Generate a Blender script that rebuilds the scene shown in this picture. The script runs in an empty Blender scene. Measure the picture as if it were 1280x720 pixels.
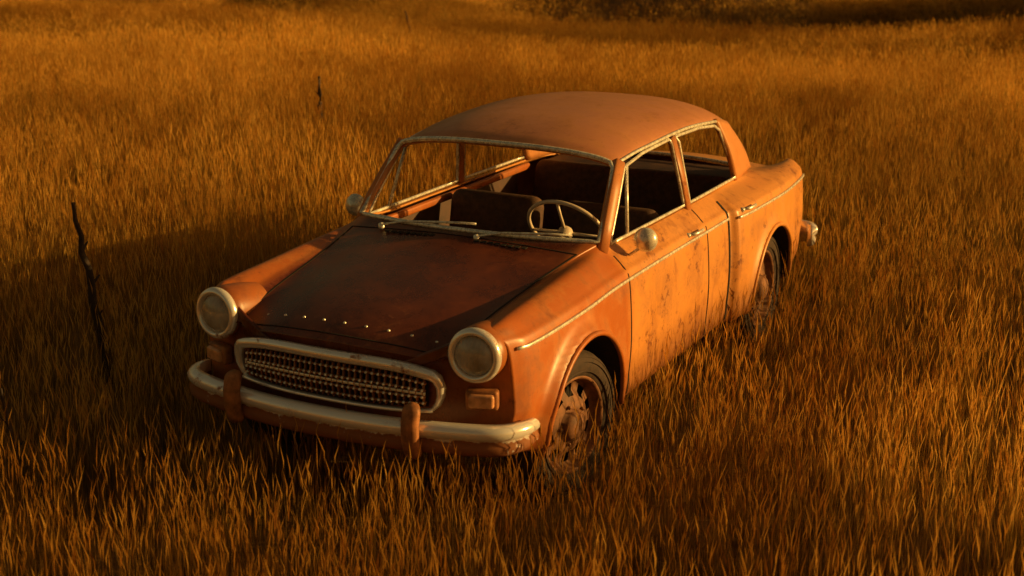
import bpy, bmesh, math, random
import numpy as np
from mathutils import Vector, Matrix
random.seed(3); rng=np.random.default_rng(5)
S=bpy.context.scene
S.view_settings.view_transform='Standard'; S.view_settings.look='None'; S.view_settings.exposure=0
# ------------------------------------------------------------------ camera
CAM=np.array([7.071,3.466,2.754]); YAW=-2.662; PIT=-0.275
f=Vector((math.cos(YAW)*math.cos(PIT),math.sin(YAW)*math.cos(PIT),math.sin(PIT)))
cd=bpy.data.cameras.new('camera'); cam=bpy.data.objects.new('camera',cd); S.collection.objects.link(cam)
cam.location=CAM; cam.rotation_euler=f.to_track_quat('-Z','Y').to_euler()
cd.sensor_width=36; cd.lens=36*1931/1280; cd.clip_end=3000; cd.clip_start=0.1
cd.dof.use_dof=True; cd.dof.focus_distance=7.4; cd.dof.aperture_fstop=3.2
S.camera=cam
# ------------------------------------------------------------------ light
EL=math.radians(12.0)
sx,sy=-0.46,0.888
sd=Vector((sx*math.cos(EL),sy*math.cos(EL),math.sin(EL))).normalized()
sl=bpy.data.lights.new('sun','SUN'); sl.energy=5.0; sl.angle=math.radians(0.6); sl.color=(1.0,0.58,0.16)
so=bpy.data.objects.new('sun',sl); S.collection.objects.link(so); so.rotation_euler=sd.to_track_quat('Z','Y').to_euler(); so.location=(-5,9,6)
W=bpy.data.worlds.new('World'); S.world=W; W.use_nodes=True; nt=W.node_tree; nt.nodes.clear()
sky=nt.nodes.new('ShaderNodeTexSky'); sky.sky_type='NISHITA'; sky.sun_disc=False
sky.sun_elevation=EL; sky.sun_rotation=math.atan2(sx,sy); sky.dust_density=4; sky.air_density=1.5; sky.ozone_density=0.5
mx=nt.nodes.new('ShaderNodeMix'); mx.data_type='RGBA'; mx.blend_type='MULTIPLY'; mx.inputs[0].default_value=1
mx.inputs[7].default_value=(1.0,0.64,0.30,1)
bg=nt.nodes.new('ShaderNodeBackground'); bg.inputs[1].default_value=0.062
wo=nt.nodes.new('ShaderNodeOutputWorld')
nt.links.new(sky.outputs[0],mx.inputs[6]); nt.links.new(mx.outputs[2],bg.inputs[0]); nt.links.new(bg.outputs[0],wo.inputs[0])
# ------------------------------------------------------------------ node helpers
class NB:
    def __init__(s,name):
        s.m=bpy.data.materials.new(name); s.m.use_nodes=True; s.t=s.m.node_tree; s.t.nodes.clear()
        s.out=s.t.nodes.new('ShaderNodeOutputMaterial')
    def n(s,ty,**k):
        nd=s.t.nodes.new(ty)
        for a,b in k.items(): setattr(nd,a,b)
        return nd
    def l(s,a,b): s.t.links.new(a,b)
    def noise(s,scale,detail=4,rough=.55,vec=None,dist=0):
        nd=s.n('ShaderNodeTexNoise'); nd.inputs['Scale'].default_value=scale; nd.inputs['Detail'].default_value=detail
        nd.inputs['Roughness'].default_value=rough; nd.inputs['Distortion'].default_value=dist
        if vec is not None: s.l(vec,nd.inputs['Vector'])
        return nd.outputs['Fac']
    def ramp(s,fac,stops):
        nd=s.n('ShaderNodeValToRGB'); e=nd.color_ramp.elements
        while len(e)<len(stops): e.new(.5)
        for i,(p,c) in enumerate(stops):
            e[i].position=p; e[i].color=(c if len(c)==4 else (*c,1)) if hasattr(c,'__len__') else (c,c,c,1)
        s.l(fac,nd.inputs[0]); return nd.outputs[0]
    def mix(s,fac,a,b,mode='MIX'):
        nd=s.n('ShaderNodeMix'); nd.data_type='RGBA'; nd.blend_type=mode
        for v,i in((fac,0),(a,6),(b,7)):
            if isinstance(v,(int,float)): nd.inputs[i].default_value=v
            elif isinstance(v,tuple): nd.inputs[i].default_value=(*v,1)
            else: s.l(v,nd.inputs[i])
        return nd.outputs[2]
    def math(s,op,a,b=0.0,clamp=False):
        nd=s.n('ShaderNodeMath'); nd.operation=op; nd.use_clamp=clamp
        for v,i in((a,0),(b,1)):
            if isinstance(v,(int,float)): nd.inputs[i].default_value=v
            else: s.l(v,nd.inputs[i])
        return nd.outputs[0]
    def pr(s,**k):
        nd=s.n('ShaderNodeBsdfPrincipled')
        for a,b in k.items():
            a=a.replace('_',' ')
            if isinstance(b,(int,float)): nd.inputs[a].default_value=b
            elif isinstance(b,tuple): nd.inputs[a].default_value=(*b,1)
            else: s.l(b,nd.inputs[a])
        s.l(nd.outputs[0],s.out.inputs[0]); return nd
    def bump(s,nd,h,strength=.3,dist=.01):
        b=s.n('ShaderNodeBump'); b.inputs['Strength'].default_value=strength; b.inputs['Distance'].default_value=dist
        s.l(h,b.inputs['Height']); s.l(b.outputs[0],nd.inputs['Normal'])
    def obj(s): return s.n('ShaderNodeTexCoord').outputs['Object']
def simple(name,col,rough=.6,metal=0,var=.35,scale=25,bump=.15,spec=.5):
    b=NB(name); v=b.obj(); n=b.noise(scale,5,.6,v)
    c=b.ramp(n,[(.3,tuple(x*(1-var) for x in col)),(.7,tuple(min(1,x*(1+var)) for x in col))])
    r=b.math('ADD',b.math('MULTIPLY',n,.3),rough-.15,True)
    p=b.pr(Base_Color=c,Roughness=r,Metallic=metal); b.bump(p,n,bump,.004); return b.m
# car paint: rusted
def paint():
    b=NB('rusted_paint'); v=b.obj()
    big=b.noise(1.7,6,.62,v,.3); med=b.noise(7,8,.68,v,.4); fine=b.noise(60,6,.7,v); mid=b.noise(22,8,.75,v,.2)
    mp=b.n('ShaderNodeMapping'); mp.inputs['Scale'].default_value=(18,18,2.2); b.l(v,mp.inputs[0])
    str_=b.noise(1.0,6,.65,mp.outputs[0])
    at=b.n('ShaderNodeAttribute',attribute_name='tone'); sp=b.n('ShaderNodeSeparateColor'); b.l(at.outputs['Color'],sp.inputs[0])
    hood,rear,roof=sp.outputs[0],sp.outputs[1],sp.outputs[2]
    side=b.mix(rear,(.44,.125,.022),(.66,.285,.066))
    side=b.mix(roof,side,(.52,.215,.10))
    m1=b.ramp(med,[(.45,0.0),(.65,.35)])
    side=b.mix(m1,side,(.66,.33,.10))
    calm=b.math('SUBTRACT',1.0,b.math('MULTIPLY',roof,.55))
    m2=b.ramp(b.math('ADD',b.math('MULTIPLY',big,.55),b.math('MULTIPLY',med,.5)),[(.49,0.0),(.60,1.0)])
    k=b.math('MULTIPLY',b.math('MULTIPLY',m2,b.math('SUBTRACT',1.0,b.math('MULTIPLY',rear,.55))),calm)
    side=b.mix(b.math('MULTIPLY',k,.75),side,(.22,.055,.014))
    m3=b.math('MULTIPLY',b.ramp(b.math('ADD',b.math('MULTIPLY',str_,.6),b.math('MULTIPLY',med,.4)),[(.53,0.0),(.64,.55)]),calm)
    side=b.mix(m3,side,(.26,.08,.022))
    m4=b.ramp(b.math('ADD',b.math('MULTIPLY',mid,.55),b.math('MULTIPLY',big,.45)),[(.565,0.0),(.61,.8)])
    side=b.mix(b.math('MULTIPLY',m4,calm),side,(.15,.042,.014))
    hd=b.mix(b.ramp(b.math('ADD',b.math('MULTIPLY',big,.5),b.math('MULTIPLY',med,.5)),[(.42,0.0),(.62,1.0)]),(.078,.018,.008),(.18,.044,.015))
    hd=b.mix(b.ramp(b.math('ADD',b.math('MULTIPLY',mid,.6),b.math('MULTIPLY',big,.4)),[(.54,0.0),(.62,.6)]),hd,(.25,.08,.028))
    col=b.mix(hood,side,hd)
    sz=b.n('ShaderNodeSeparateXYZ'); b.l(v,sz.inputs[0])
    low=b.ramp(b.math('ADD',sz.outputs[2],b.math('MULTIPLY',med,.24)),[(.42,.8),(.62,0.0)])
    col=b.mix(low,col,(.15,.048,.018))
    sp2=b.ramp(fine,[(.60,0.0),(.70,.5)]); col=b.mix(sp2,col,(.11,.03,.010))
    r=b.math('ADD',b.math('MULTIPLY',med,.42),b.mix(hood,(.20,.20,.20),(.08,.08,.08)))
    p=b.pr(Base_Color=col,Roughness=r,Metallic=0.0)
    h=b.math('ADD',b.math('MULTIPLY',med,.8),b.math('ADD',b.math('MULTIPLY',fine,.25),b.math('MULTIPLY',m4,-.25))); b.bump(p,h,.3,.003)
    return b.m
def chrome(name,lo_=False,met0=.35):
    b=NB(name); v=b.obj(); a=b.noise(6,8,.7,v,.3); g=b.noise(70,5,.7,v)
    h=b.math('ADD',b.math('MULTIPLY',a,.75),b.math('MULTIPLY',g,.27))
    if lo_:
        sz=b.n('ShaderNodeSeparateXYZ'); b.l(v,sz.inputs[0])
        h=b.math('ADD',h,b.ramp(sz.outputs[2],[(.480,.22),(.500,0.0)]))
    m=b.ramp(h,[(.57,0.0),(.65,1.0)])
    col=b.mix(m,(.96,.95,.93),(.26,.095,.032))
    met=b.ramp(m,[(0,met0),(1,0.0)]); r=b.ramp(m,[(0,.17),(1,.78)])
    p=b.pr(Base_Color=col,Roughness=r,Metallic=met); b.bump(p,g,.10,.002); return b.m
PAINT=paint(); CHR=chrome('weathered_chrome',False,.5); BUMP=chrome('bumper_chrome',True,.35)
DARK=simple('dark_gap',(.012,.008,.006),.9); WELL=simple('wheel_well',(.03,.018,.012),.95)
INT=simple('interior_vinyl',(.07,.032,.018),.65,0,.5,12); SEAT=simple('seat_fabric',(.085,.042,.024),.8,0,.5,30,.4)
TYRE=simple('tyre_rubber',(.045,.028,.02),.85,0,.5,30,.3); RIM=simple('rusty_rim',(.20,.09,.04),.7,.2,.6,18,.4)
RUST=simple('rusty_metal',(.34,.14,.05),.6,.2,.55,22,.4); IVORY=simple('ivory_plastic',(.66,.56,.44),.35,0,.2,20,.05)
SILV=simple('dull_silver',(.84,.78,.68),.28,.4,.3,40,.1)
WOOD=simple('weathered_wood',(.045,.028,.018),.9,0,.5,30,.4)
AMB=simple('parking_lens',(.60,.30,.14),.3,0,.3,30,.1)
def lens():
    b=NB('headlight_lens'); v=b.obj(); n=b.noise(14,6,.6,v)
    w=b.n('ShaderNodeTexWave'); w.wave_type='BANDS'; w.bands_direction='Y'; w.inputs['Scale'].default_value=16; b.l(v,w.inputs['Vector'])
    c=b.ramp(n,[(.35,(.50,.45,.36)),(.65,(.88,.84,.76))])
    p=b.pr(Base_Color=c,Roughness=.10,Transmission_Weight=.5,IOR=1.45,Coat_Weight=.9); b.bump(p,w.outputs['Fac'],.35,.004); return b.m
LENS=lens()
# ------------------------------------------------------------------ mesh helpers
car=bpy.data.objects.new('abandoned_sedan_car',None); S.collection.objects.link(car)
def mk(name,v,fc,mat,smooth=True,parent=car):
    me=bpy.data.meshes.new(name); me.from_pydata([tuple(map(float,p)) for p in v],[],[tuple(int(i) for i in q) for q in fc])
    me.validate(); me.update()
    if smooth: me.polygons.foreach_set('use_smooth',[True]*len(me.polygons))
    me.materials.append(mat); o=bpy.data.objects.new(name,me); S.collection.objects.link(o)
    if parent: o.parent=parent
    return o
def join(name,parts,mat,smooth=True,parent=car):
    V=[];Fc=[]
    for v,fc in parts:
        b=len(V); V+=[tuple(p) for p in v]; Fc+=[tuple(i+b for i in q) for q in fc]
    return mk(name,V,Fc,mat,smooth,parent)
def mir(p): v,fc=p; return [(a[0],-a[1],a[2]) for a in v],[tuple(reversed(q)) for q in fc]
def both(p): return [p,mir(p)]
def circ(r,n=10,ry=None): ry=ry or r; return [(r*math.cos(2*math.pi*i/n),ry*math.sin(2*math.pi*i/n)) for i in range(n)]
def sweep(pts,prof,up=(0,0,1),closed=False,cap=True,scale=None):
    P=[Vector(p) for p in pts]; n=len(P); m=len(prof); V=[];Fc=[]; up=Vector(up)
    for i,p in enumerate(P):
        if closed: t=P[(i+1)%n]-P[i-1]
        else: t=P[min(i+1,n-1)]-P[max(i-1,0)]
        t.normalize(); s=t.cross(up)
        if s.length<1e-3: s=t.cross(Vector((1,0,0)))
        s.normalize(); u=s.cross(t)
        k=scale[i] if scale else 1
        for a,b in prof: V.append(p+s*a*k+u*b*k)
    R=n if closed else n-1
    for i in range(R):
        j=(i+1)%n
        for a in range(m):
            c=(a+1)%m; Fc.append((i*m+a,j*m+a,j*m+c,i*m+c))
    if cap and not closed: Fc.append(tuple(range(m))); Fc.append(tuple((n-1)*m+a for a in reversed(range(m))))
    return [tuple(v) for v in V],Fc
def lathe(prof,c,axis,n=48,skip=None):
    ax=Vector(axis).normalized(); u=ax.cross(Vector((0,0,1))).normalized(); w=ax.cross(u); c=Vector(c); V=[];Fc=[]; m=len(prof)
    for i in range(n):
        a=2*math.pi*i/n; d=u*math.cos(a)+w*math.sin(a)
        for r,h in prof: V.append(tuple(c+d*r+ax*h))
    for i in range(n):
        j=(i+1)%n
        for k in range(m-1):
            if skip and skip(i,k): continue
            Fc.append((i*m+k,j*m+k,j*m+k+1,i*m+k+1))
    return V,Fc
def rbox(name,c,size,bev,mat,rot=(0,0,0),seg=4,parent=car,sub=0):
    bm=bmesh.new(); bmesh.ops.create_cube(bm,size=1)
    for v in bm.verts: v.co=Vector((v.co.x*size[0],v.co.y*size[1],v.co.z*size[2]))
    bmesh.ops.bevel(bm,geom=bm.edges[:],offset=bev,segments=seg,profile=.5,affect='EDGES')
    from mathutils import Euler
    M=Matrix.Translation(c)@Euler(rot).to_matrix().to_4x4(); bmesh.ops.transform(bm,matrix=M,verts=bm.verts)
    me=bpy.data.meshes.new(name); bm.to_mesh(me); bm.free(); me.polygons.foreach_set('use_smooth',[True]*len(me.polygons))
    me.materials.append(mat); o=bpy.data.objects.new(name,me); S.collection.objects.link(o); o.parent=parent; return o
def pchip(tab,x):
    t=sorted(tab); X=np.array([a[0] for a in t],float); Y=np.array([a[1] for a in t],float); x=np.atleast_1d(np.asarray(x,float))
    h=np.diff(X); d=np.diff(Y)/h; n=len(X); m=np.zeros(n)
    for i in range(1,n-1):
        if d[i-1]*d[i]>0:
            w1=2*h[i]+h[i-1]; w2=h[i]+2*h[i-1]; m[i]=(w1+w2)/(w1/d[i-1]+w2/d[i])
    m[0]=d[0]; m[-1]=d[-1]
    xc=np.clip(x,X[0],X[-1]); i=np.clip(np.searchsorted(X,xc)-1,0,n-2); u=(xc-X[i])/h[i]
    return (1+2*u)*(1-u)**2*Y[i]+u*(1-u)**2*h[i]*m[i]+u*u*(3-2*u)*Y[i+1]+u*u*(u-1)*h[i]*m[i+1]
# ------------------------------------------------------------------ body surface
XSTEP=-.60
YM=[(-2.22,.69),(-2.12,.74),(-1.8,.80),(-1.3,.845),(-.95,.85),(-.66,.838),(XSTEP,.797),(-.25,.80),(.4,.80),(.9,.805),(1.27,.82),(1.6,.815),(1.85,.80),(1.95,.765)]
ZS=[(-2.22,.38),(-1.8,.34),(-1.0,.29),(.8,.29),(1.6,.34),(1.95,.40)]
TR=[(-2.22,.82),(-1.9,.84),(-.27,.865),(.77,.86),(1.6,.84),(1.95,.83)]
TP=[(-2.22,.885),(-2.15,.912),(-1.8,.935),(-1,.97),(-.3,.985),(.8,.985),(1.5,.955),(1.85,.935),(1.95,.91)]
Y7=[(-2.22,.54),(-1.5,.58),(-1.1,.65),(.78,.65),(.95,.615),(1.5,.585),(1.95,.575)]
Z7=[(-2.22,.82),(-2.15,.86),(-1.8,.92),(-1.3,.98),(-1,.99),(.5,.995),(.78,1.015),(.95,.99),(1.3,.95),(1.7,.905),(1.95,.86)]
Y8=[(-2.22,.45),(-1.5,.50),(-1.1,.6),(.78,.6),(.95,.57),(1.3,.53),(1.95,.49)]
Z8=[(-2.22,.80),(-2.15,.85),(-1.9,.91),(-1.5,.975),(-1.1,1.0),(.78,1.03),(.95,1.0),(1.3,.942),(1.7,.872),(1.95,.79)]
Z9=[(-2.22,.81),(-2.15,.87),(-1.9,.93),(-1.5,.99),(-1.1,1.01),(.78,1.045),(.95,1.02),(1.3,.968),(1.7,.898),(1.88,.84),(1.95,.80)]
XO=[-.09,-.09,-.09,-.09,-.075,-.045,-.01,0,.02,.06,.075]
XR=[.06,.06,.06,.05,.02,.0,-.01,-.01,-.02,-.03,-.035]
def ctrl(x):
    x=np.atleast_1d(x); ym=pchip(YM,x); zs=pchip(ZS,x); tr=pchip(TR,x); tp=pchip(TP,x)
    z9=pchip(Z9,x); o=np.ones_like(x); tpy=np.minimum(ym,.80+0*x)
    y=[ym-.14,ym-.03,ym-.008,ym,ym-.018,ym-.055,tpy-.12,np.minimum(pchip(Y7,x),tpy-.125),pchip(Y8,x),.27*o,0*o]
    z=[zs-.02,zs,zs+.13,.61*o,tr,tr+.062,tp,pchip(Z7,x),pchip(Z8,x),z9,z9+.010]
    w=np.clip((x-1.2)/.75,0,1); w=w*w*(3-2*w); w2=np.clip((-x-1.7)/.5,0,1)**2
    X=[x+w*XO[k]+w2*XR[k] for k in range(11)]
    return np.stack([np.stack(X,1),np.stack(y,1),np.stack(z,1)],2)   # N,11,3
WX=1.30
ARCH=[(WX,.37,.385),(-1.20,.345,.37)]
def surf(x,t):
    x=np.asarray(x,float);t=np.asarray(t,float)
    C=ctrl(x); Cm=np.concatenate([2*C[:,:1]-C[:,1:2],C,(C[:,9:10]*[1,-1,1])],1)
    i=np.clip(np.floor(t).astype(int),0,9); u=(t-i)[:,None]; a=np.arange(len(x))
    p0,p1,p2,p3=Cm[a,i],Cm[a,i+1],Cm[a,i+2],Cm[a,i+3]
    p=.5*((2*p1)+(-p0+p2)*u+(2*p0-5*p1+4*p2-p3)*u*u+(-p0+3*p1-3*p2+p3)*u**3)
    for (cx,cz,R),am in zip(ARCH,(.042,.02)):
        r=np.hypot(p[:,0]-cx,p[:,2]-cz); e=am*np.exp(-((r-R)/.038)**2)*(t<5.2)
        p[:,1]+=e*np.clip((5.2-t)/1.2,0,1)
    return p
def side_pt(x,z,off=0.0):
    t=np.linspace(.8,6,300); q=surf(np.full(300,x),t); i=int(np.argmin(abs(q[:,2]-z)))
    dx=q[i,0]-x; q=surf(np.full(300,x-dx),t); i=int(np.argmin(abs(q[:,2]-z)))
    p=q[i].copy(); j=min(i+2,299); k=max(i-2,0); d=q[j]-q[k]; n=np.array([0,d[2],-d[1]]); n/=np.linalg.norm(n)+1e-9
    return p+n*off
NX,NT=340,110
xs=np.linspace(1.95,-2.22,NX); ts=np.linspace(0,10,NT)
GX,GT=np.meshgrid(xs,ts,indexing='ij'); P=surf(GX.ravel(),GT.ravel()); T=GT.ravel()
bad=np.zeros(len(P),bool)
for cx,cz,R in ARCH:
    dx=P[:,0]-cx; dz=P[:,2]-cz; r=np.hypot(dx,dz); m=(T<5.5)&(r<R)
    sn=m&(r>R-.020); P[sn,0]=cx+dx[sn]/r[sn]*R; P[sn,2]=cz+dz[sn]/r[sn]*R; bad|=m&~sn
ycl=np.clip(abs(P[:,1])/.65,0,1); xf=.78+.12*(1-ycl**2); xrr=-1.42-.08*(1-ycl**2)
bad|=(T>7.02)&(P[:,0]<xf)&(P[:,0]>xrr)
dn=lambda cx,cz,r,a:(-a*np.exp(-(((P[:,0]-cx)/r)**2+((P[:,2]-cz)/(r*.8))**2))*(T<3.8))
P[:,1]+=dn(.35,.60,.16,.008)+dn(-.42,.52,.10,.010)+dn(-1.75,.60,.12,.008)
idx=lambda i,j:i*NT+j
Fc=[]
for i in range(NX-1):
    for j in range(NT-1):
        q=(idx(i,j),idx(i,j+1),idx(i+1,j+1),idx(i+1,j))
        if not any(bad[k] for k in q): Fc.append(q)
body=(P.tolist(),Fc)
def cap(x0,fwd):
    e=surf(np.full(NT,x0),ts); bl=[(e[0,0]+(.05*(1-k/8)*fwd),e[0,1]*k/8,e[0,2]) for k in range(8)]
    O=np.array(bl+e.tolist()); c=np.array([0,.60]); V=[];Fc=[]; rings=[1,.985,.95,.88,.75,.55,.3,.05]
    for r in rings:
        yz=c+(O[:,1:]-c)*r
        xp=(2.02-.10*(abs(yz[:,0])/.6)**2.2 if fwd>0 else -2.26+.03*(abs(yz[:,0])/.6)**2)
        w=(1-r)/.12; w=min(1,w)**.5
        x=O[:,0]*(1-w)+xp*w
        V+=np.stack([x,yz[:,0],yz[:,1]],1).tolist()
    n=len(O)
    for a in range(len(rings)-1):
        for k in range(n-1):
            q=(a*n+k,a*n+k+1,(a+1)*n+k+1,(a+1)*n+k); Fc.append(q if fwd<0 else q[::-1])
    return V,Fc
parts=both(body)
front=cap(1.95,1); rear_=cap(-2.22,-1)
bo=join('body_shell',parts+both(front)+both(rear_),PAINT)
bm=bmesh.new(); bm.from_mesh(bo.data)
bmesh.ops.delete(bm,geom=[v for v in bm.verts if not v.link_faces],context='VERTS')
bmesh.ops.remove_doubles(bm,verts=bm.verts[:],dist=.0004)
bmesh.ops.reverse_faces(bm,faces=bm.faces[:]); bm.to_mesh(bo.data); bm.free()
def settone(o,fn):
    me=o.data; a=me.color_attributes.new('tone','FLOAT_COLOR','POINT'); co=np.zeros(len(me.vertices)*3); me.vertices.foreach_get('co',co); co=co.reshape(-1,3)
    c=np.ones((len(co),4)); c[:,:3]=fn(co); a.data.foreach_set('color',c.ravel().astype(np.float32))
def bodytone(co):
    x,y,z=co[:,0],abs(co[:,1]),co[:,2]
    w=np.clip((x-.70)/.12,0,1); inner=np.clip((.60-y)/.04,0,1)*(z>.70)
    fr=np.clip((x-1.88)/.05,0,1)
    hood=np.clip(np.maximum(w*inner,fr*.85),0,1)
    rear=np.clip((.80-x)/.10,0,1)
    return np.stack([hood,rear,0*x],1)
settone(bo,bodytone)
md=bo.modifiers.new('s','SOLIDIFY'); md.thickness=.010; md.offset=-1
# ------------------------------------------------------------------ roof
RZ=[(.49,1.335),(.2,1.362),(-.3,1.375),(-.8,1.345),(-1.06,1.29),(-1.22,1.235)]
RY=[(.49,.585),(0,.603),(-.6,.603),(-1.06,.58),(-1.22,.545)]
RC=[(.49,1.398),(.42,1.435),(.1,1.486),(-.25,1.496),(-.7,1.472),(-1.0,1.425),(-1.22,1.35)]
def roofP(x,v,off=0.0):
    zr=pchip(RZ,x)[0]+off; yr=pchip(RY,x)[0]; zc=pchip(RC,x)[0]+off; a=abs(v)
    fw=max(0,min(1,(x-.1)/.39)); rw=max(0,min(1,(-x-.8)/.42))
    return (x+.06*(1-v*v)*fw-.07*(1-v*v)*rw, yr*v, zr+(zc-zr)*(max(0,1-a**2.6))**.66)
V=[];Fc=[];A=90;B=80
for i in range(A):
    x=.49+(-1.22-.49)*i/(A-1)
    for j in range(B):
        V.append(roofP(x,math.sin(math.pi/2*(-1+2*j/(B-1)))))
for i in range(A-1):
    for j in range(B-1): Fc.append((i*B+j,i*B+j+1,(i+1)*B+j+1,(i+1)*B+j)[::-1])
ro=mk('roof',V,Fc,PAINT); settone(ro,lambda co:np.stack([0*co[:,0],.6+0*co[:,0],1+0*co[:,0]],1))
md=ro.modifiers.new('s','SOLIDIFY'); md.thickness=.022; md.offset=-1
if sum(p.normal.z for p in ro.data.polygons)<0: ro.data.flip_normals()
# C pillars
V=[];Fc=[];m=12;n=10
for i in range(n+1):
    u=i/n
    tp=Vector(roofP(-.84-.38*u,.985)); bt=Vector((-1.03-.41*u,.655-.06*u,.985))
    for j in range(m+1):
        w=j/m; p=tp.lerp(bt,w); p.y+=.018*math.sin(math.pi*w); V.append(tuple(p))
for i in range(n):
    for j in range(m): Fc.append((i*(m+1)+j,i*(m+1)+j+1,(i+1)*(m+1)+j+1,(i+1)*(m+1)+j)[::-1])
cp=join('c_pillars',both((V,Fc)),PAINT); settone(cp,lambda co:np.stack([0*co[:,0],1+0*co[:,0],.5+0*co[:,0]],1))
md=cp.modifiers.new('s','SOLIDIFY'); md.thickness=.03; md.offset=0
def box(w,h,r=.3): return [(-w,-h*(1-r)),(-w*(1-r),-h),(w*(1-r),-h),(w,-h*(1-r)),(w,h*(1-r)),(w*(1-r),h),(-w*(1-r),h),(-w,h*(1-r))]
ap=sweep([(.79,.66,.985),(.70,.645,1.10),(.58,.62,1.23),(.465,.598,1.345)],box(.028,.022),up=(.4,.8,.3))
bp=sweep([(-.26,.675,.97),(-.225,.648,1.15),(-.17,.61,1.36)],box(.028,.016),up=(0,1,.1))
hd=sweep([roofP(.475,v,-.012) for v in np.linspace(-.99,.99,40)],box(.02,.014),up=(0,0,1))
pl=join('pillars',both(ap)+both(bp)+[hd],PAINT); settone(pl,lambda co:np.stack([0*co[:,0],.5+0*co[:,0],.4+0*co[:,0]],1))
# windshield frame
ws=[(.785+.12*(1-(y/.645)**2),y,1.030+.012*(1-(y/.645)**2)) for y in np.linspace(-.645,.645,40)]
side=[(.70,.635,1.12),(.60,.615,1.23),(.515,.592,1.325)]
top=[(roofP(.49,v,.0)[0]+.012,roofP(.49,v)[1],roofP(.49,v)[2]+.004) for v in np.linspace(.975,-.975,50)]
loop=ws+side+top+[(a,-b,c) for a,b,c in side[::-1]]
fr=[sweep(loop,circ(.0125,8),closed=True)]
rw=[(-1.40-.08*(1-(y/.56)**2),y,.995+.012*(1-(y/.56)**2)) for y in np.linspace(-.56,.56,24)]
rt=[(roofP(-1.22,v)[0]-.005,roofP(-1.22,v)[1],roofP(-1.22,v)[2]) for v in np.linspace(.96,-.96,30)]
fr.append(sweep(rw+rt,circ(.010,8),closed=True))
fw=[(.70,.662,1.005),(.57,.640,1.16),(.435,.612,1.315),(.20,.609,1.345),(-.13,.612,1.358),(-.155,.62,1.33),(-.225,.668,1.005)]
rwn=[(-.30,.670,1.005),(-.235,.625,1.33),(-.21,.612,1.36),(-.55,.612,1.352),(-.80,.608,1.325),(-.87,.612,1.29),(-.97,.64,1.12),(-1.03,.66,1.005)]
def dens(p,n=6,closed=False):
    o=[];L=len(p); R=L if closed else L-1
    for i in range(R):
        a=Vector(p[i]);b=Vector(p[(i+1)%L])
        for k in range(n): o.append(tuple(a.lerp(b,k/n)))
    if not closed:o.append(p[-1])
    return o
for w_ in(fw,rwn): fr+=both(sweep(dens(w_,6,True),circ(.009,6),closed=True,up=(0,1,.2)))
fr+=both(sweep([(.40,.61,1.32),(.50,.664,1.005)],circ(.009,6),up=(0,1,0)))
fr+=both(sweep([(pp[0],pp[1]*1.006,pp[2]-.002) for pp in [roofP(x,.998) for x in np.linspace(.48,-1.21,50)]],circ(.009,8)))
join('window_frames',fr,SILV)
# ------------------------------------------------------------------ trim strips, seams
tr=[side_pt(x,pchip(TR,x)[0]+.004,.005) for x in np.linspace(1.84,XSTEP+.01,90)]
tr2=[side_pt(x,pchip(TR,x)[0]+.004,.006) for x in np.linspace(XSTEP-.05,-2.08,60)]
join('side_mouldings',both(sweep(tr,box(.007,.007),up=(0,1,.1)))+both(sweep(tr2,box(.007,.007),up=(0,1,.1))),SILV)
smm=[]
for x0,x1,z1 in((.755,.745,.965),(-.275,-.27,.975)):
    pts=[side_pt(x0+(x1-x0)*k/24,.31+(z1-.31)*k/24,.001) for k in range(25)]
    smm+=both(sweep(pts,[(-.004,-.002),(.004,-.002),(.004,.0012),(-.004,.0012)],up=(0,1,0)))
pts=[side_pt(XSTEP+.004,.31+(.955-.31)*k/24,.002) for k in range(25)]
smm+=both(sweep(pts,[(-.009,-.004),(.009,-.004),(.009,.002),(-.009,.002)],up=(0,1,0)))
hx=np.linspace(1.93,.93,60); e=surf(hx,np.full(60,7.75)); e[:,2]+=.001
smm+=both(sweep(e.tolist(),[(-.004,-.002),(.004,-.002),(.004,.0012),(-.004,.0012)]))
tt=np.linspace(7.75,10,20); e=surf(.93+.03*((tt-7.75)/2.25),tt); e[:,2]+=.001
smm+=both(sweep(e.tolist(),[(-.0035,-.002),(.0035,-.002),(.0035,.0012),(-.0035,.0012)]))
tt=np.linspace(7.75,10,20); e=surf(np.full(20,1.915),tt); e[:,2]+=.001
smm+=both(sweep(e.tolist(),[(-.003,-.002),(.003,-.002),(.003,.0015),(-.003,.0015)]))
join('panel_gaps',smm,DARK,False)
bl=[]
for y in np.linspace(-.42,.42,9):
    t=8+ (0.49-abs(y))/.22 if abs(y)>.27 else 9+(.27-abs(y))/.27
    q=surf(np.array([1.85]),np.array([t]))[0]
    bl.append(lathe([(.007,0),(.007,.003),(.004,.006),(0,.007)],(q[0],y,q[2]-.001),(.3,0,1),10))
join('hood_bolts',bl,SILV)
# wheel arches lips & wells
lp=[];wl=[]
for cx,cz,R in ARCH:
    pts=[]
    for k in range(41):
        a=math.radians(-18+216*k/40); x=cx+R*math.cos(a); z=cz+R*math.sin(a)
        if z<.31: continue
        p=side_pt(x,z,0); pts.append((x,p[1]-.002,z))
    lp+=both(sweep(pts,circ(.013,8),up=(0,1,0)))
    v=[];fc=[]
    for k,p in enumerate(pts): v+=[(p[0],p[1]-.01,p[2]),(p[0],.42,p[2])]
    for k in range(len(pts)-1): fc.append((2*k,2*k+1,2*k+3,2*k+2))
    b0=len(v); v+=[(cx,.42,cz)]
    for k in range(len(pts)-1): fc.append((2*k+1,b0,2*k+3))
    wl+=both((v,fc))
ao=join('arch_lips',lp,PAINT); settone(ao,bodytone)
join('wheel_wells',wl,WELL,False)
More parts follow.
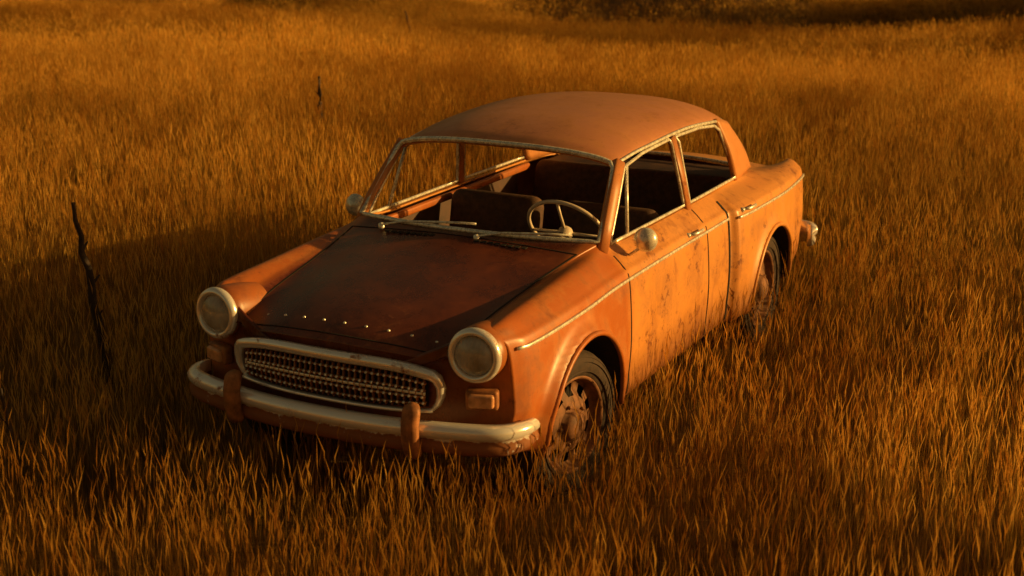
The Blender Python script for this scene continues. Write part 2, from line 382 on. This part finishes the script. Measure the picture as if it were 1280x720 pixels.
# ------------------------------------------------------------------ wheels (front ones steered a little)
tyr=[(.205,-.01),(.212,.008),(.230,.018),(.265,.026),(.30,.020),(.320,.004),(.330,-.02),(.332,-.06),(.332,-.10),(.328,-.13),(.31,-.155),(.26,-.17),(.20,-.16)]
rim=[(.222,.012),(.213,.016),(.206,.006),(.198,-.022),(.180,-.034),(.148,-.030),(.128,-.012),(.10,-.004),(.078,-.004),(.072,.018),(.055,.034),(.025,.042),(0.0005,.043)]
ty=[];ri=[];bk=[]
for cx,cz,st_ in((WX,.335,.17),(-1.20,.335,0)):
    for sgn in(1,-1):
        ax=Vector((math.sin(st_),math.cos(st_),0))*sgn; c=Vector((cx,.775*sgn-(.012 if st_ else 0)*sgn,cz))
        ty.append(lathe(tyr,c,ax,64))
        ri.append(lathe(rim,c,ax,60,skip=lambda i,k:(k in(4,5) and i%6 in(1,2,3))))
        bk.append(lathe([(.19,-.07),(.0,-.07)],c,ax,24))
        uu=ax.cross(Vector((0,0,1)))
        for q in range(5):
            a=2*math.pi*q/5; ri.append(lathe([(.009,-.004),(.009,.008),(0.0005,.012)],c+uu*.09*math.cos(a)+Vector((0,0,.09*math.sin(a))),ax,8))
        for rr in(.242,.285,.305): ty.append(lathe([(rr-.003,.018),(rr,.029 if rr<.3 else .022),(rr+.003,.018)],c,ax,64))
join('tyres',ty,TYRE);join('wheel_rims',ri,RIM);join('brake_drums',bk,DARK)
# ------------------------------------------------------------------ headlights
pod=[];ring=[];le=[];rf=[]; q=.86
sc_=lambda p:[(a*q,b) for a,b in p]
for s in(1,-1):
    ax=Vector((1,.10*s,.03)).normalized(); c=Vector((1.94,.637*s,.826))
    pod.append(lathe(sc_([(.11,-.22),(.125,-.12),(.131,-.04),(.128,.0),(.118,.008)]),c,ax,48))
    ring.append(lathe(sc_([(.120,-.004),(.131,.004),(.134,.016),(.129,.030),(.116,.040),(.103,.038),(.096,.024),(.096,.010)]),c,ax,56))
    le.append(lathe(sc_([(.099,.020),(.090,.034),(.070,.046),(.045,.054),(.020,.058),(.0005,.059)]),c,ax,40))
    rf.append(lathe(sc_([(.099,.016),(.080,-.02),(.05,-.045),(.02,-.055),(.0005,-.056)]),c,ax,32))
po=join('headlight_pods',pod,PAINT); settone(po,lambda co:np.stack([.3+0*co[:,0],.1+0*co[:,0],0*co[:,0]],1))
join('headlight_rings',ring,CHR); join('headlight_lenses',le,LENS); join('headlight_reflectors',rf,IVORY)
for s in(1,-1):
    rbox('parking_lamp_bezel',(1.925,.655*s,.635),(.05,.135,.085),.014,RUST,rot=(0,0,.35*s))
    rbox('parking_lamp_lens',(1.942,.661*s,.635),(.05,.105,.058),.012,AMB,rot=(0,0,.35*s))
# ------------------------------------------------------------------ grille
def gx(y): return 2.035-.30*abs(y)**2.3*1.0
gp=[]; GW=.445
zt=lambda y:.735-.03*(abs(y)/GW)**4; zb=lambda y:.588+.012*(abs(y)/GW)**4
ys=np.linspace(-GW,GW,40)
v=[];fc=[]
for y in ys: v+=[(gx(y)+.004,y,zb(y)-.01),(gx(y)+.004,y,zt(y)+.01)]
for k in range(39): fc.append((2*k,2*k+2,2*k+3,2*k+1))
mk('grille_backing',v,fc,DARK,False)
FZ=(.12,.37,.63,.88); NB_=33
for y in np.linspace(-GW+.01,GW-.01,NB_):
    gp.append(sweep([(gx(y)+.018,y,zb(y)),(gx(y)+.030,y,(zb(y)+zt(y))/2),(gx(y)+.018,y,zt(y))],box(.0028,.009),up=(1,0,0)))
for fz in FZ:
    gp.append(sweep([(gx(y)+.020+.012*(1-(2*fz-1)**2),y,zb(y)+(zt(y)-zb(y))*fz) for y in ys],box(.009,.003)))
join('grille_mesh',gp,RUST)
gd=[sweep([(gx(y)+.032,y,zb(y)+(zt(y)-zb(y))*.5) for y in ys],box(.006,.006))]
for a in np.linspace(-GW+.01,GW-.01,NB_):
    for fz in FZ:
        z=zb(a)+(zt(a)-zb(a))*fz; gd.append(lathe([(.0065,-.004),(.006,.004),(.0005,.009)],(gx(a)+.028+.012*(1-(2*fz-1)**2),a,z),(1,0,0),6))
join('grille_studs',gd,SILV)
pts=[]
prof=[(-.020,-.020),(.012,-.026),(.026,-.014),(.028,.008),(.014,.024),(-.016,.026)]
for y in np.linspace(-.470,.470,60):
    pts.append((gx(y)+.024,y,.768-.035*(abs(y)/.470)**4)); 
R_=[(gx(.49)+.020,.490,.715),(gx(.50)+.016,.502,.68),(gx(.50)+.014,.500,.64),(gx(.49)+.012,.486,.605),(gx(.47)+.012,.465,.580)]
full=[(a,-b,c) for a,b,c in R_[::-1]]+pts+R_
sc=[.4,.55,.72,.85,.95]+[1]*len(pts)+[.95,.85,.72,.55,.4]
ch=[sweep(full,[(a*.95,b*.85) for a,b in prof],up=(1,0,.2),scale=sc)]
ch.append(sweep([(gx(y)+.020,y,.570+.010*(abs(y)/.47)**4) for y in np.linspace(-.47,.47,40)],box(.014,.007),up=(0,0,1)))
join('grille_surround',ch,CHR)
# ------------------------------------------------------------------ bumpers
BZ=.503
def bx(y): return 2.12-.14*(abs(y)/.78)**2.2
bpts=[(bx(y),y,BZ) for y in np.linspace(-.71,.71,60)]
wr=[(1.985,.75,BZ),(1.955,.785,BZ),(1.91,.81,BZ),(1.86,.825,BZ),(1.80,.83,BZ)]
full=[(a,-b,c) for a,b,c in wr[::-1]]+bpts+wr
sc=[.75,.88,.96,1,1]+[1]*60+[1,1,.96,.88,.75]
bprof=[(-.020,-.078),(.004,-.078),(.022,-.062),(.024,-.034),(.010,-.014),(.020,-.006),(.030,.008),(.032,.028),(.022,.044),(.004,.052),(-.020,.052)]
fb=join('front_bumper',[sweep(full,bprof,up=(0,0,1),scale=sc)],BUMP)
rbp=[(-2.33+.10*(abs(y)/.72)**2.5,y,.46) for y in np.linspace(-.70,.70,40)]
rwr=[(-2.22,.75,.46),(-2.17,.78,.46),(-2.10,.80,.46)]
full=[(a,-b,c) for a,b,c in rwr[::-1]]+rbp+rwr
join('rear_bumper',[sweep(full,[(-a*1.2,b) for a,b in bprof],up=(0,0,1))],CHR)
ov=[]
for xc,sg,oz in((bx(.44)+.02,1,.035),(-2.33,-1,-.04)):
    for s in(1,-1):
        pr=[(xc-.01*sg,.44*s,.385+oz),(xc+.018*sg,.44*s,.40+oz),(xc+.034*sg,.44*s,.46+oz),(xc+.036*sg,.44*s,.52+oz),(xc+.022*sg,.44*s,.575+oz),(xc-.004*sg,.44*s,.60+oz)]
        ov.append(sweep(dens(pr,4),circ(.040,12,.028),up=(1,0,0),scale=[.55,.7,.85,.95]+[1]*13+[.95,.85,.7,.5]))
join('bumper_overriders',ov,RUST)
br=[]
for y in(-.35,.35): br.append(sweep([(1.7,y,.44),(2.10,y,.48)],box(.02,.012)))
join('bumper_brackets',br,DARK)
for s in(1,-1):
    rbox('tail_lamp',(-2.235,.62*s,.75),(.06,.075,.17),.025,AMB)
for s in(1,-1):
    for x in(-.12,-.80):
        hz_=.90; p=side_pt(x,hz_,.0)
        join('door_handle',[sweep([(x+.07,s*(p[1]-.004),hz_),(x+.055,s*(p[1]+.022),hz_+.002),(x,s*(p[1]+.027),hz_+.003),(x-.06,s*(p[1]+.022),hz_)],circ(.009,8)),lathe([(.014,0),(.012,.012),(.0005,.016)],(x+.085,s*(p[1]-.006),hz_-.002),(0,s,.1),12)],SILV)
    c=Vector((.60,.80*s,1.02))
    join('wing_mirror',[lathe([(.0005,.045),(.03,.038),(.05,.020),(.058,0),(.056,-.012),(.05,-.012),(.0005,-.014)],c,(1,.1*s,.05),28),sweep([(.62,.725*s,.94),(.61,.770*s,.975),(.60,.80*s,1.0)],circ(.008,8))],SILV)
wp=[]
for y0,y1 in((.10,.54),(-.42,.04)):
    wp.append(sweep([(.955,y0,1.035),(.93,y0+.12,1.058),(.885,y1-.1,1.068),(.85,y1,1.065)],circ(.006,6)))
    wp.append(lathe([(.016,0),(.014,.02),(.0005,.026)],(.955,y0,1.02),(0.2,0,1),12))
join('wipers',wp,SILV)
vt=[]
for s in(1,-1):
    for k in range(8):
        y=s*(.12+.035*k); vt.append(sweep([(.975,y,1.026-.02*abs(y)),(1.0,y,1.023-.02*abs(y))],[(-.012,-.002),(.012,-.002),(.012,.002),(-.012,.002)]))
join('cowl_vents',vt,DARK,False)
# ------------------------------------------------------------------ interior
rbox('floor_pan',(-.02,0,.33),(1.56,1.46,.04),.01,INT); rbox('chassis_pan',(-.2,0,.37),(3.4,.80,.05),.01,DARK)
rbox('firewall',(.80,0,.66),(.03,1.36,.66),.01,INT); rbox('rear_bulkhead',(-1.28,0,.63),(.03,1.20,.62),.01,INT)
ds=[(.70+.11*(1-(y/.64)**2),y,.955) for y in np.linspace(-.63,.63,30)]
join('dashboard',[sweep(ds,[(-.10,-.10),(-.085,.02),(-.05,.048),(.02,.05),(.085,.045),(.10,.0),(.08,-.12)],up=(0,0,1))],INT)
rbox('parcel_shelf',(-1.32,0,.955),(.32,1.18,.03),.01,INT)
for s in(1,-1):
    rbox('front_seat_back',(-.02,.33*s,.76),(.13,.54,.50),.06,SEAT,rot=(0,-.20,0),seg=5)
    rbox('front_seat_cushion',(.20,.33*s,.50),(.50,.54,.16),.05,SEAT)
    rbox('inner_sill',(-.15,.632*s,.955),(1.74,.03,.04),.012,PAINT)
    rbox('inner_door_panel',(-.15,.69*s,.65),(1.66,.02,.58),.008,INT)
rbox('rear_seat_back',(-1.06,0,.74),(.16,1.22,.50),.06,SEAT,rot=(0,-.25,0),seg=5)
rbox('rear_seat_cushion',(-.78,0,.50),(.42,1.16,.18),.06,SEAT)
ax=Vector((-.80,0,.60)).normalized(); c=Vector((.47,.335,.99))
u=Vector((0,1,0)); w=ax.cross(u)
sw=[sweep([tuple(c+(u*math.cos(a)+w*math.sin(a))*.20) for a in np.linspace(0,2*math.pi,49)[:-1]],circ(.010,8),closed=True,up=tuple(ax))]
for a in(0.15,math.pi-.15,-math.pi/2): 
    d=(u*math.cos(a)+w*math.sin(a)); sw.append(sweep([tuple(c-ax*.02),tuple(c+d*.10-ax*.012),tuple(c+d*.20)],circ(.008,6),up=tuple(ax)))
sw.append(lathe([(.035,-.05),(.038,-.015),(.028,.0),(.0005,.006)],c,ax,20))
sw.append(sweep([(.47,.335,.99),(.74,.335,.79)],circ(.02,10)))
join('steering_wheel',sw,IVORY)
# ------------------------------------------------------------------ terrain
fx,fy=math.cos(YAW),math.sin(YAW)
def sm(a,b,x): t=np.clip((x-a)/(b-a),0,1); return t*t*(3-2*t)
def H(x,y):
    x=np.asarray(x,float);y=np.asarray(y,float)
    q=(x-CAM[0])*fx+(y-CAM[1])*fy; s=(x-CAM[0])*fy-(y-CAM[1])*fx
    sp=lambda v,k: np.where(v/k>30,v,k*np.log1p(np.exp(np.clip(v/k,-30,30))))
    h=-.086*sp(q-18,3)+.050*sp(q-150,15)+.06*sp(q-260,30)
    w=sm(14,36,q)
    h+=w*(.32*np.sin(q*.19+s*.05+.6*np.sin(s*.06))+.34*np.sin(s*.24-q*.13+1.0)+.22*np.sin(s*.42+q*.24+2.2))
    w2=sm(28,60,q); h+=w2*(1.5*np.sin(q*.10+s*.09+1.2*np.sin(s*.06+1))+1.5*np.sin(s*.19-q*.07+.6)+.6*np.sin(s*.36+q*.17+.7))
    w3=sm(80,200,q); h+=w3*(1.6*np.sin(s*.045+q*.03)+1.1*np.sin(q*.05+s*.02))
    h+=.03*np.sin(x*1.3+.5)*np.sin(y*1.1)*sm(3.2,5,np.hypot(x,y))
    return h
n=460; u=np.linspace(-1,1,n); g=np.sign(u)*(abs(u)*60+abs(u)**4*900)
gxx,gyy=np.meshgrid(g,g,indexing='ij'); hz=H(gxx,gyy)
tv=np.stack([gxx,gyy,hz],2).reshape(-1,3); ii=np.arange(n*n).reshape(n,n)
tf=np.stack([ii[:-1,:-1],ii[1:,:-1],ii[1:,1:],ii[:-1,1:]],2).reshape(-1,4)
b=NB('dry_ground'); v=b.obj(); n1=b.noise(.05,6,.6,v,.4); n2=b.noise(1.2,8,.7,v); n3=b.noise(14,6,.7,v)
c=b.ramp(n1,[(.35,(.22,.105,.020)),(.62,(.44,.23,.045))]); c=b.mix(b.ramp(n2,[(.4,.0),(.65,.6)]),c,(.12,.06,.013)); 
p=b.pr(Base_Color=c,Roughness=.95); b.bump(p,b.math('ADD',n2,n3),1.0,.15); GROUND=b.m
mk('ground',tv,tf,GROUND,True,None)
# ------------------------------------------------------------------ grass
b=NB('dry_grass'); at=b.n('ShaderNodeAttribute',attribute_name='gv'); sp=b.n('ShaderNodeSeparateColor'); b.l(at.outputs['Color'],sp.inputs[0])
ge=b.n('ShaderNodeNewGeometry')
big=b.noise(.20,3,.6,ge.outputs['Position'],.5); med=b.noise(1.3,3,.6,ge.outputs['Position']); wide=b.noise(.045,3,.6,ge.outputs['Position'],1.0)
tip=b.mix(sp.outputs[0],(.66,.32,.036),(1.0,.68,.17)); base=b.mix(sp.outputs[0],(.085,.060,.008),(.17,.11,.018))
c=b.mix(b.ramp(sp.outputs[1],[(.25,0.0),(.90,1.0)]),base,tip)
c=b.mix(b.ramp(b.math('ADD',b.math('MULTIPLY',big,.55),b.math('MULTIPLY',med,.45)),[(.42,.80),(.55,0.0)]),c,b.mix(sp.outputs[1],(.06,.038,.006),(.36,.155,.020)))
c=b.mix(b.ramp(wide,[(.38,.62),(.50,0.0)]),c,b.mix(sp.outputs[1],(.05,.032,.006),(.26,.12,.018)))
df=b.n('ShaderNodeBsdfDiffuse'); tl=b.n('ShaderNodeBsdfTranslucent'); ms=b.n('ShaderNodeMixShader'); ms.inputs[0].default_value=.36
b.l(c,df.inputs[0]); b.l(c,tl.inputs[0]); b.l(df.outputs[0],ms.inputs[1]); b.l(tl.outputs[0],ms.inputs[2]); b.l(ms.outputs[0],b.out.inputs[0])
GRASS=b.m
gcol=bpy.data.collections.new('grass_clumps')
def blades(name,bx_,by_,tuftid,h0,h1,wd,seed,stalk=.3,hfun=None):
    r=np.random.default_rng(seed); N=len(bx_); nt_=tuftid.max()+1
    th=r.uniform(.55,1.42,nt_)[tuftid]; tc=r.uniform(-.35,.35,nt_)[tuftid]
    st=r.uniform(size=N)<stalk; h=r.uniform(h0,h1,N)*np.where(st,1.28,.82)*th; w=wd*np.where(st,.5,r.uniform(.55,1.15,N))
    if hfun is not None: h*=hfun(bx_,by_)
    la=r.uniform(0,2*np.pi,N); lean=h*np.where(st,r.uniform(0,.20,N),r.uniform(.03,.30,N)); dx,dy=np.cos(la),np.sin(la)
    fa=r.uniform(0,np.pi,N); wx,wy=np.cos(fa),np.sin(fa); c=np.clip(r.uniform(0,1,N)+tc,0,1)
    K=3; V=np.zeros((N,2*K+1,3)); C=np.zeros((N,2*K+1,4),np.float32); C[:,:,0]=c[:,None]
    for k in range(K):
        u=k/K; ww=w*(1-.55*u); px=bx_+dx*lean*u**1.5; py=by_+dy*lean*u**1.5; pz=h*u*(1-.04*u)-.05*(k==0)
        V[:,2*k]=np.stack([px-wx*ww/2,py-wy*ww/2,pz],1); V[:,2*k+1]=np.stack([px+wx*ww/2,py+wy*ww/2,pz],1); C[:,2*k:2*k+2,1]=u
    tx,ty_,tz=bx_+dx*lean,by_+dy*lean,h*.96
    V[:,2*K]=np.stack([tx,ty_,tz],1); C[:,2*K,1]=1
    o=(np.arange(N)*(2*K+1))[:,None]
    quads=np.concatenate([o+np.array([2*k,2*k+1,2*k+3,2*k+2]) for k in range(K-1)]); tris=o+np.array([2*K-2,2*K-1,2*K])
    vs=[V.reshape(-1,3)]; cs=[C.reshape(-1,4)]; nb=N*(2*K+1)
    si=np.where(st)[0]; L=r.uniform(.05,.11,len(si)); hw=wd*r.uniform(.7,1.2,len(si))
    for ax_,ay_ in((wx,wy),(-wy,wx)):
        q=np.zeros((len(si),4,3)); a_,b_=ax_[si],ay_[si]; X_,Y_,Z_=tx[si],ty_[si],tz[si]
        q[:,0]=np.stack([X_,Y_,Z_-L*.3],1); q[:,1]=np.stack([X_-a_*hw,Y_-b_*hw,Z_+L*.15],1)
        q[:,2]=np.stack([X_+dx[si]*L*.3,Y_+dy[si]*L*.3,Z_+L],1); q[:,3]=np.stack([X_+a_*hw,Y_+b_*hw,Z_+L*.15],1)
        cc=np.zeros((len(si),4,4),np.float32); cc[:,:,0]=np.clip(c[si]+.25,0,1)[:,None]; cc[:,:,1]=1
        quads=np.concatenate([quads,nb+(np.arange(len(si))*4)[:,None]+np.arange(4)]); nb+=len(si)*4
        vs.append(q.reshape(-1,3)); cs.append(cc.reshape(-1,4))
    vs=np.concatenate(vs); cs=np.concatenate(cs)
    me=bpy.data.meshes.new(name); me.vertices.add(len(vs)); me.vertices.foreach_set('co',vs.ravel().astype(np.float32))
    nl=quads.size+tris.size; me.loops.add(nl); me.loops.foreach_set('vertex_index',np.concatenate([quads.ravel(),tris.ravel()]).astype(np.int32))
    npoly=len(quads)+len(tris); me.polygons.add(npoly)
    ls=np.concatenate([np.arange(len(quads))*4,quads.size+np.arange(len(tris))*3]).astype(np.int32); me.polygons.foreach_set('loop_start',ls)
    me.update(calc_edges=True); me.validate()
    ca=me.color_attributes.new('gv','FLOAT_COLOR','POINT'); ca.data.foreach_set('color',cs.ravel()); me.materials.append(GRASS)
    ob=bpy.data.objects.new(name,me); gcol.objects.link(ob); return ob
def roots(x0,x1,y0,y1,ntuft,per,spread,seed,keep=None):
    r=np.random.default_rng(seed); cx=r.uniform(x0,x1,ntuft); cy=r.uniform(y0,y1,ntuft)
    t=np.repeat(np.arange(ntuft),per); x=cx[t]+r.normal(0,spread,len(t)); y=cy[t]+r.normal(0,spread,len(t))
    x=np.where(x<x0,x+(x1-x0),np.where(x>x1,x-(x1-x0),x)); y=np.where(y<y0,y+(y1-y0),np.where(y>y1,y-(y1-y0),y))
    if keep is not None: k=keep(x,y); x,y,t=x[k],y[k],t[k]
    return x,y,t
def keepcar(x,y):
    a=abs(y)
    return ~((a<.87)&(a>.5)&((abs(x-WX)<.37)|(abs(x+1.2)<.34)))
def hcar(x,y):
    a=abs(y); foot=(a<.79)&(x>-2.2)&(x<1.75)
    return np.where(foot,.46,np.where((x>1.7)&(x<2.12)&(a<.85),.76,1.0))
N1,N2,N4=6,5,4
x,y,t=roots(-3,3,-2,2,3100,13,.032,11,keepcar); 
blades('g00_car',x,y,t,.19,.33,.0031,21,.42,hcar)
for k in range(N1): x,y,t=roots(-.5,.5,-.5,.5,105,14,.034,30+k); blades('g%02d_t1'%(1+k),x,y,t,.20,.36,.0030,60+k,.42)
for k in range(N2): x,y,t=roots(-1,1,-1,1,230,12,.06,40+k); blades('g%02d_t2'%(1+N1+k),x,y,t,.22,.38,.0056,70+k,.38)
for k in range(N4): x,y,t=roots(-2,2,-2,2,420,10,.12,50+k); blades('g%02d_t4'%(1+N1+N2+k),x,y,t,.20,.34,.0110,80+k,.35)
def qs(x,y): return (x-CAM[0])*fx+(y-CAM[1])*fy,(x-CAM[0])*fy-(y-CAM[1])*fx
PT=[];ID=[];
def inview(q,s,m): return (q>1.5-m) and abs(s)<.43*max(q,0)+2.2+m
def add(x,y,i): PT.append((x,y)); ID.append(i)
add(0,0,0)
rr=random.Random(9)
for ix in range(-56,6):
    for iy in range(-50,32):
        cx_,cy_=ix*4+2,iy*4+2; q,s=qs(cx_,cy_)
        if not inview(q,s,3) or q>215: continue
        if q>54: add(cx_,cy_,1+N1+N2+rr.randrange(N4)); continue
        for a in(-1,1):
            for b_ in(-1,1):
                x2,y2=cx_+a,cy_+b_; q,s=qs(x2,y2)
                if not inview(q,s,1.5): continue
                if q>21 and not(abs(x2)<4 and abs(y2)<3): add(x2,y2,1+N1+rr.randrange(N2)); continue
                for a2 in(-.5,.5):
                    for b2 in(-.5,.5):
                        x3,y3=x2+a2,y2+b2; q,s=qs(x3,y3)
                        if abs(x3)<3 and abs(y3)<2: continue
                        if inview(q,s,.7): add(x3,y3,1+rr.randrange(N1))
PT=np.array(PT); X,Y=PT[:,0],PT[:,1]; I=np.array(ID); hh=H(X,Y)
e_=.5; nx=-(H(X+e_,Y)-H(X-e_,Y))/(2*e_); ny=-(H(X,Y+e_)-H(X,Y-e_))/(2*e_)
ROT=np.zeros((len(X),3))
for k in range(1,len(X)):
    zr=rr.randrange(4)*math.pi/2
    nrm=Vector((nx[k],ny[k],1)).normalized()
    qd=Vector((0,0,1)).rotation_difference(nrm); M=(qd.to_matrix()@Matrix.Rotation(zr,3,'Z')); ROT[k]=M.to_euler()[:]
hv=.5+.5*np.sin(X*.35+1.3*np.sin(Y*.27))*np.sin(Y*.41+1.1*np.sin(X*.22)); SZ=(.82+.36*hv); SZ[0]=1
me=bpy.data.meshes.new('grass_field'); me.from_pydata(np.stack([X,Y,hh],1).tolist(),[],[])
a=me.attributes.new('gi','INT','POINT'); a.data.foreach_set('value',I.astype(np.int32))
a=me.attributes.new('gr','FLOAT_VECTOR','POINT'); a.data.foreach_set('vector',ROT.ravel().astype(np.float32))
a=me.attributes.new('gs','FLOAT_VECTOR','POINT'); a.data.foreach_set('vector',np.stack([np.ones(len(X)),np.ones(len(X)),SZ],1).ravel().astype(np.float32))
go=bpy.data.objects.new('grass_field',me); S.collection.objects.link(go)
ng=bpy.data.node_groups.new('scatter_grass','GeometryNodeTree')
ng.interface.new_socket('Geometry',in_out='INPUT',socket_type='NodeSocketGeometry'); ng.interface.new_socket('Geometry',in_out='OUTPUT',socket_type='NodeSocketGeometry')
gi=ng.nodes.new('NodeGroupInput'); gout=ng.nodes.new('NodeGroupOutput'); iop=ng.nodes.new('GeometryNodeInstanceOnPoints'); ci=ng.nodes.new('GeometryNodeCollectionInfo')
ci.inputs['Collection'].default_value=gcol; ci.inputs['Separate Children'].default_value=True; ci.inputs['Reset Children'].default_value=True
def na(nme,dt): 
    q=ng.nodes.new('GeometryNodeInputNamedAttribute'); q.data_type=dt; q.inputs[0].default_value=nme; return q.outputs['Attribute']
L=ng.links.new
L(gi.outputs[0],iop.inputs['Points']); L(ci.outputs[0],iop.inputs['Instance']); iop.inputs['Pick Instance'].default_value=True
L(na('gi','INT'),iop.inputs['Instance Index']); L(na('gr','FLOAT_VECTOR'),iop.inputs['Rotation']); L(na('gs','FLOAT_VECTOR'),iop.inputs['Scale']); L(iop.outputs[0],gout.inputs[0])
m_=go.modifiers.new('scatter','NODES'); m_.node_group=ng
# ------------------------------------------------------------------ dead stalks
def stake(x,y,h,r,lean,seed):
    rr=random.Random(seed); z=float(H(x,y)); pts=[]; n=12
    for k in range(n+1):
        u=k/n; pts.append((x+lean[0]*u+rr.uniform(-1,1)*.008*h,y+lean[1]*u+rr.uniform(-1,1)*.008*h,z-.08+h*u))
    ps=[sweep(pts,circ(r,7),scale=[1.6-1.1*k/n for k in range(n+1)])]
    for k in(3,5,7,9):
        a=rr.uniform(0,6.28); p=pts[k]; ps.append(sweep([p,(p[0]+.05*math.cos(a),p[1]+.05*math.sin(a),p[2]+.05)],circ(r*.5,5),scale=[1,.4]))
    join('dead_weed_stalk',ps,WOOD,True,None)
def gp_at(px,py):
    r=f.cross(Vector((0,0,1))).normalized(); u=r.cross(f); d=f+r*((px-640)/1931)+u*((360-py)/1931); lo=2
    for k in range(8000):
        p=Vector(CAM)+d*(lo+k*.04)
        if p.z<float(H(p.x,p.y)): return p.x,p.y
    return p.x,p.y
x,y=gp_at(143,480); stake(x,y,1.08,.022,(.08,-.12),1)
x,y=gp_at(45,645); stake(x,y,.66,.012,(.05,-.09),2)
x,y=gp_at(402,182); stake(x,y,.78,.024,(0,0),3)
x,y=gp_at(520,66); stake(x,y,.9,.028,(-.1,-.3),4)
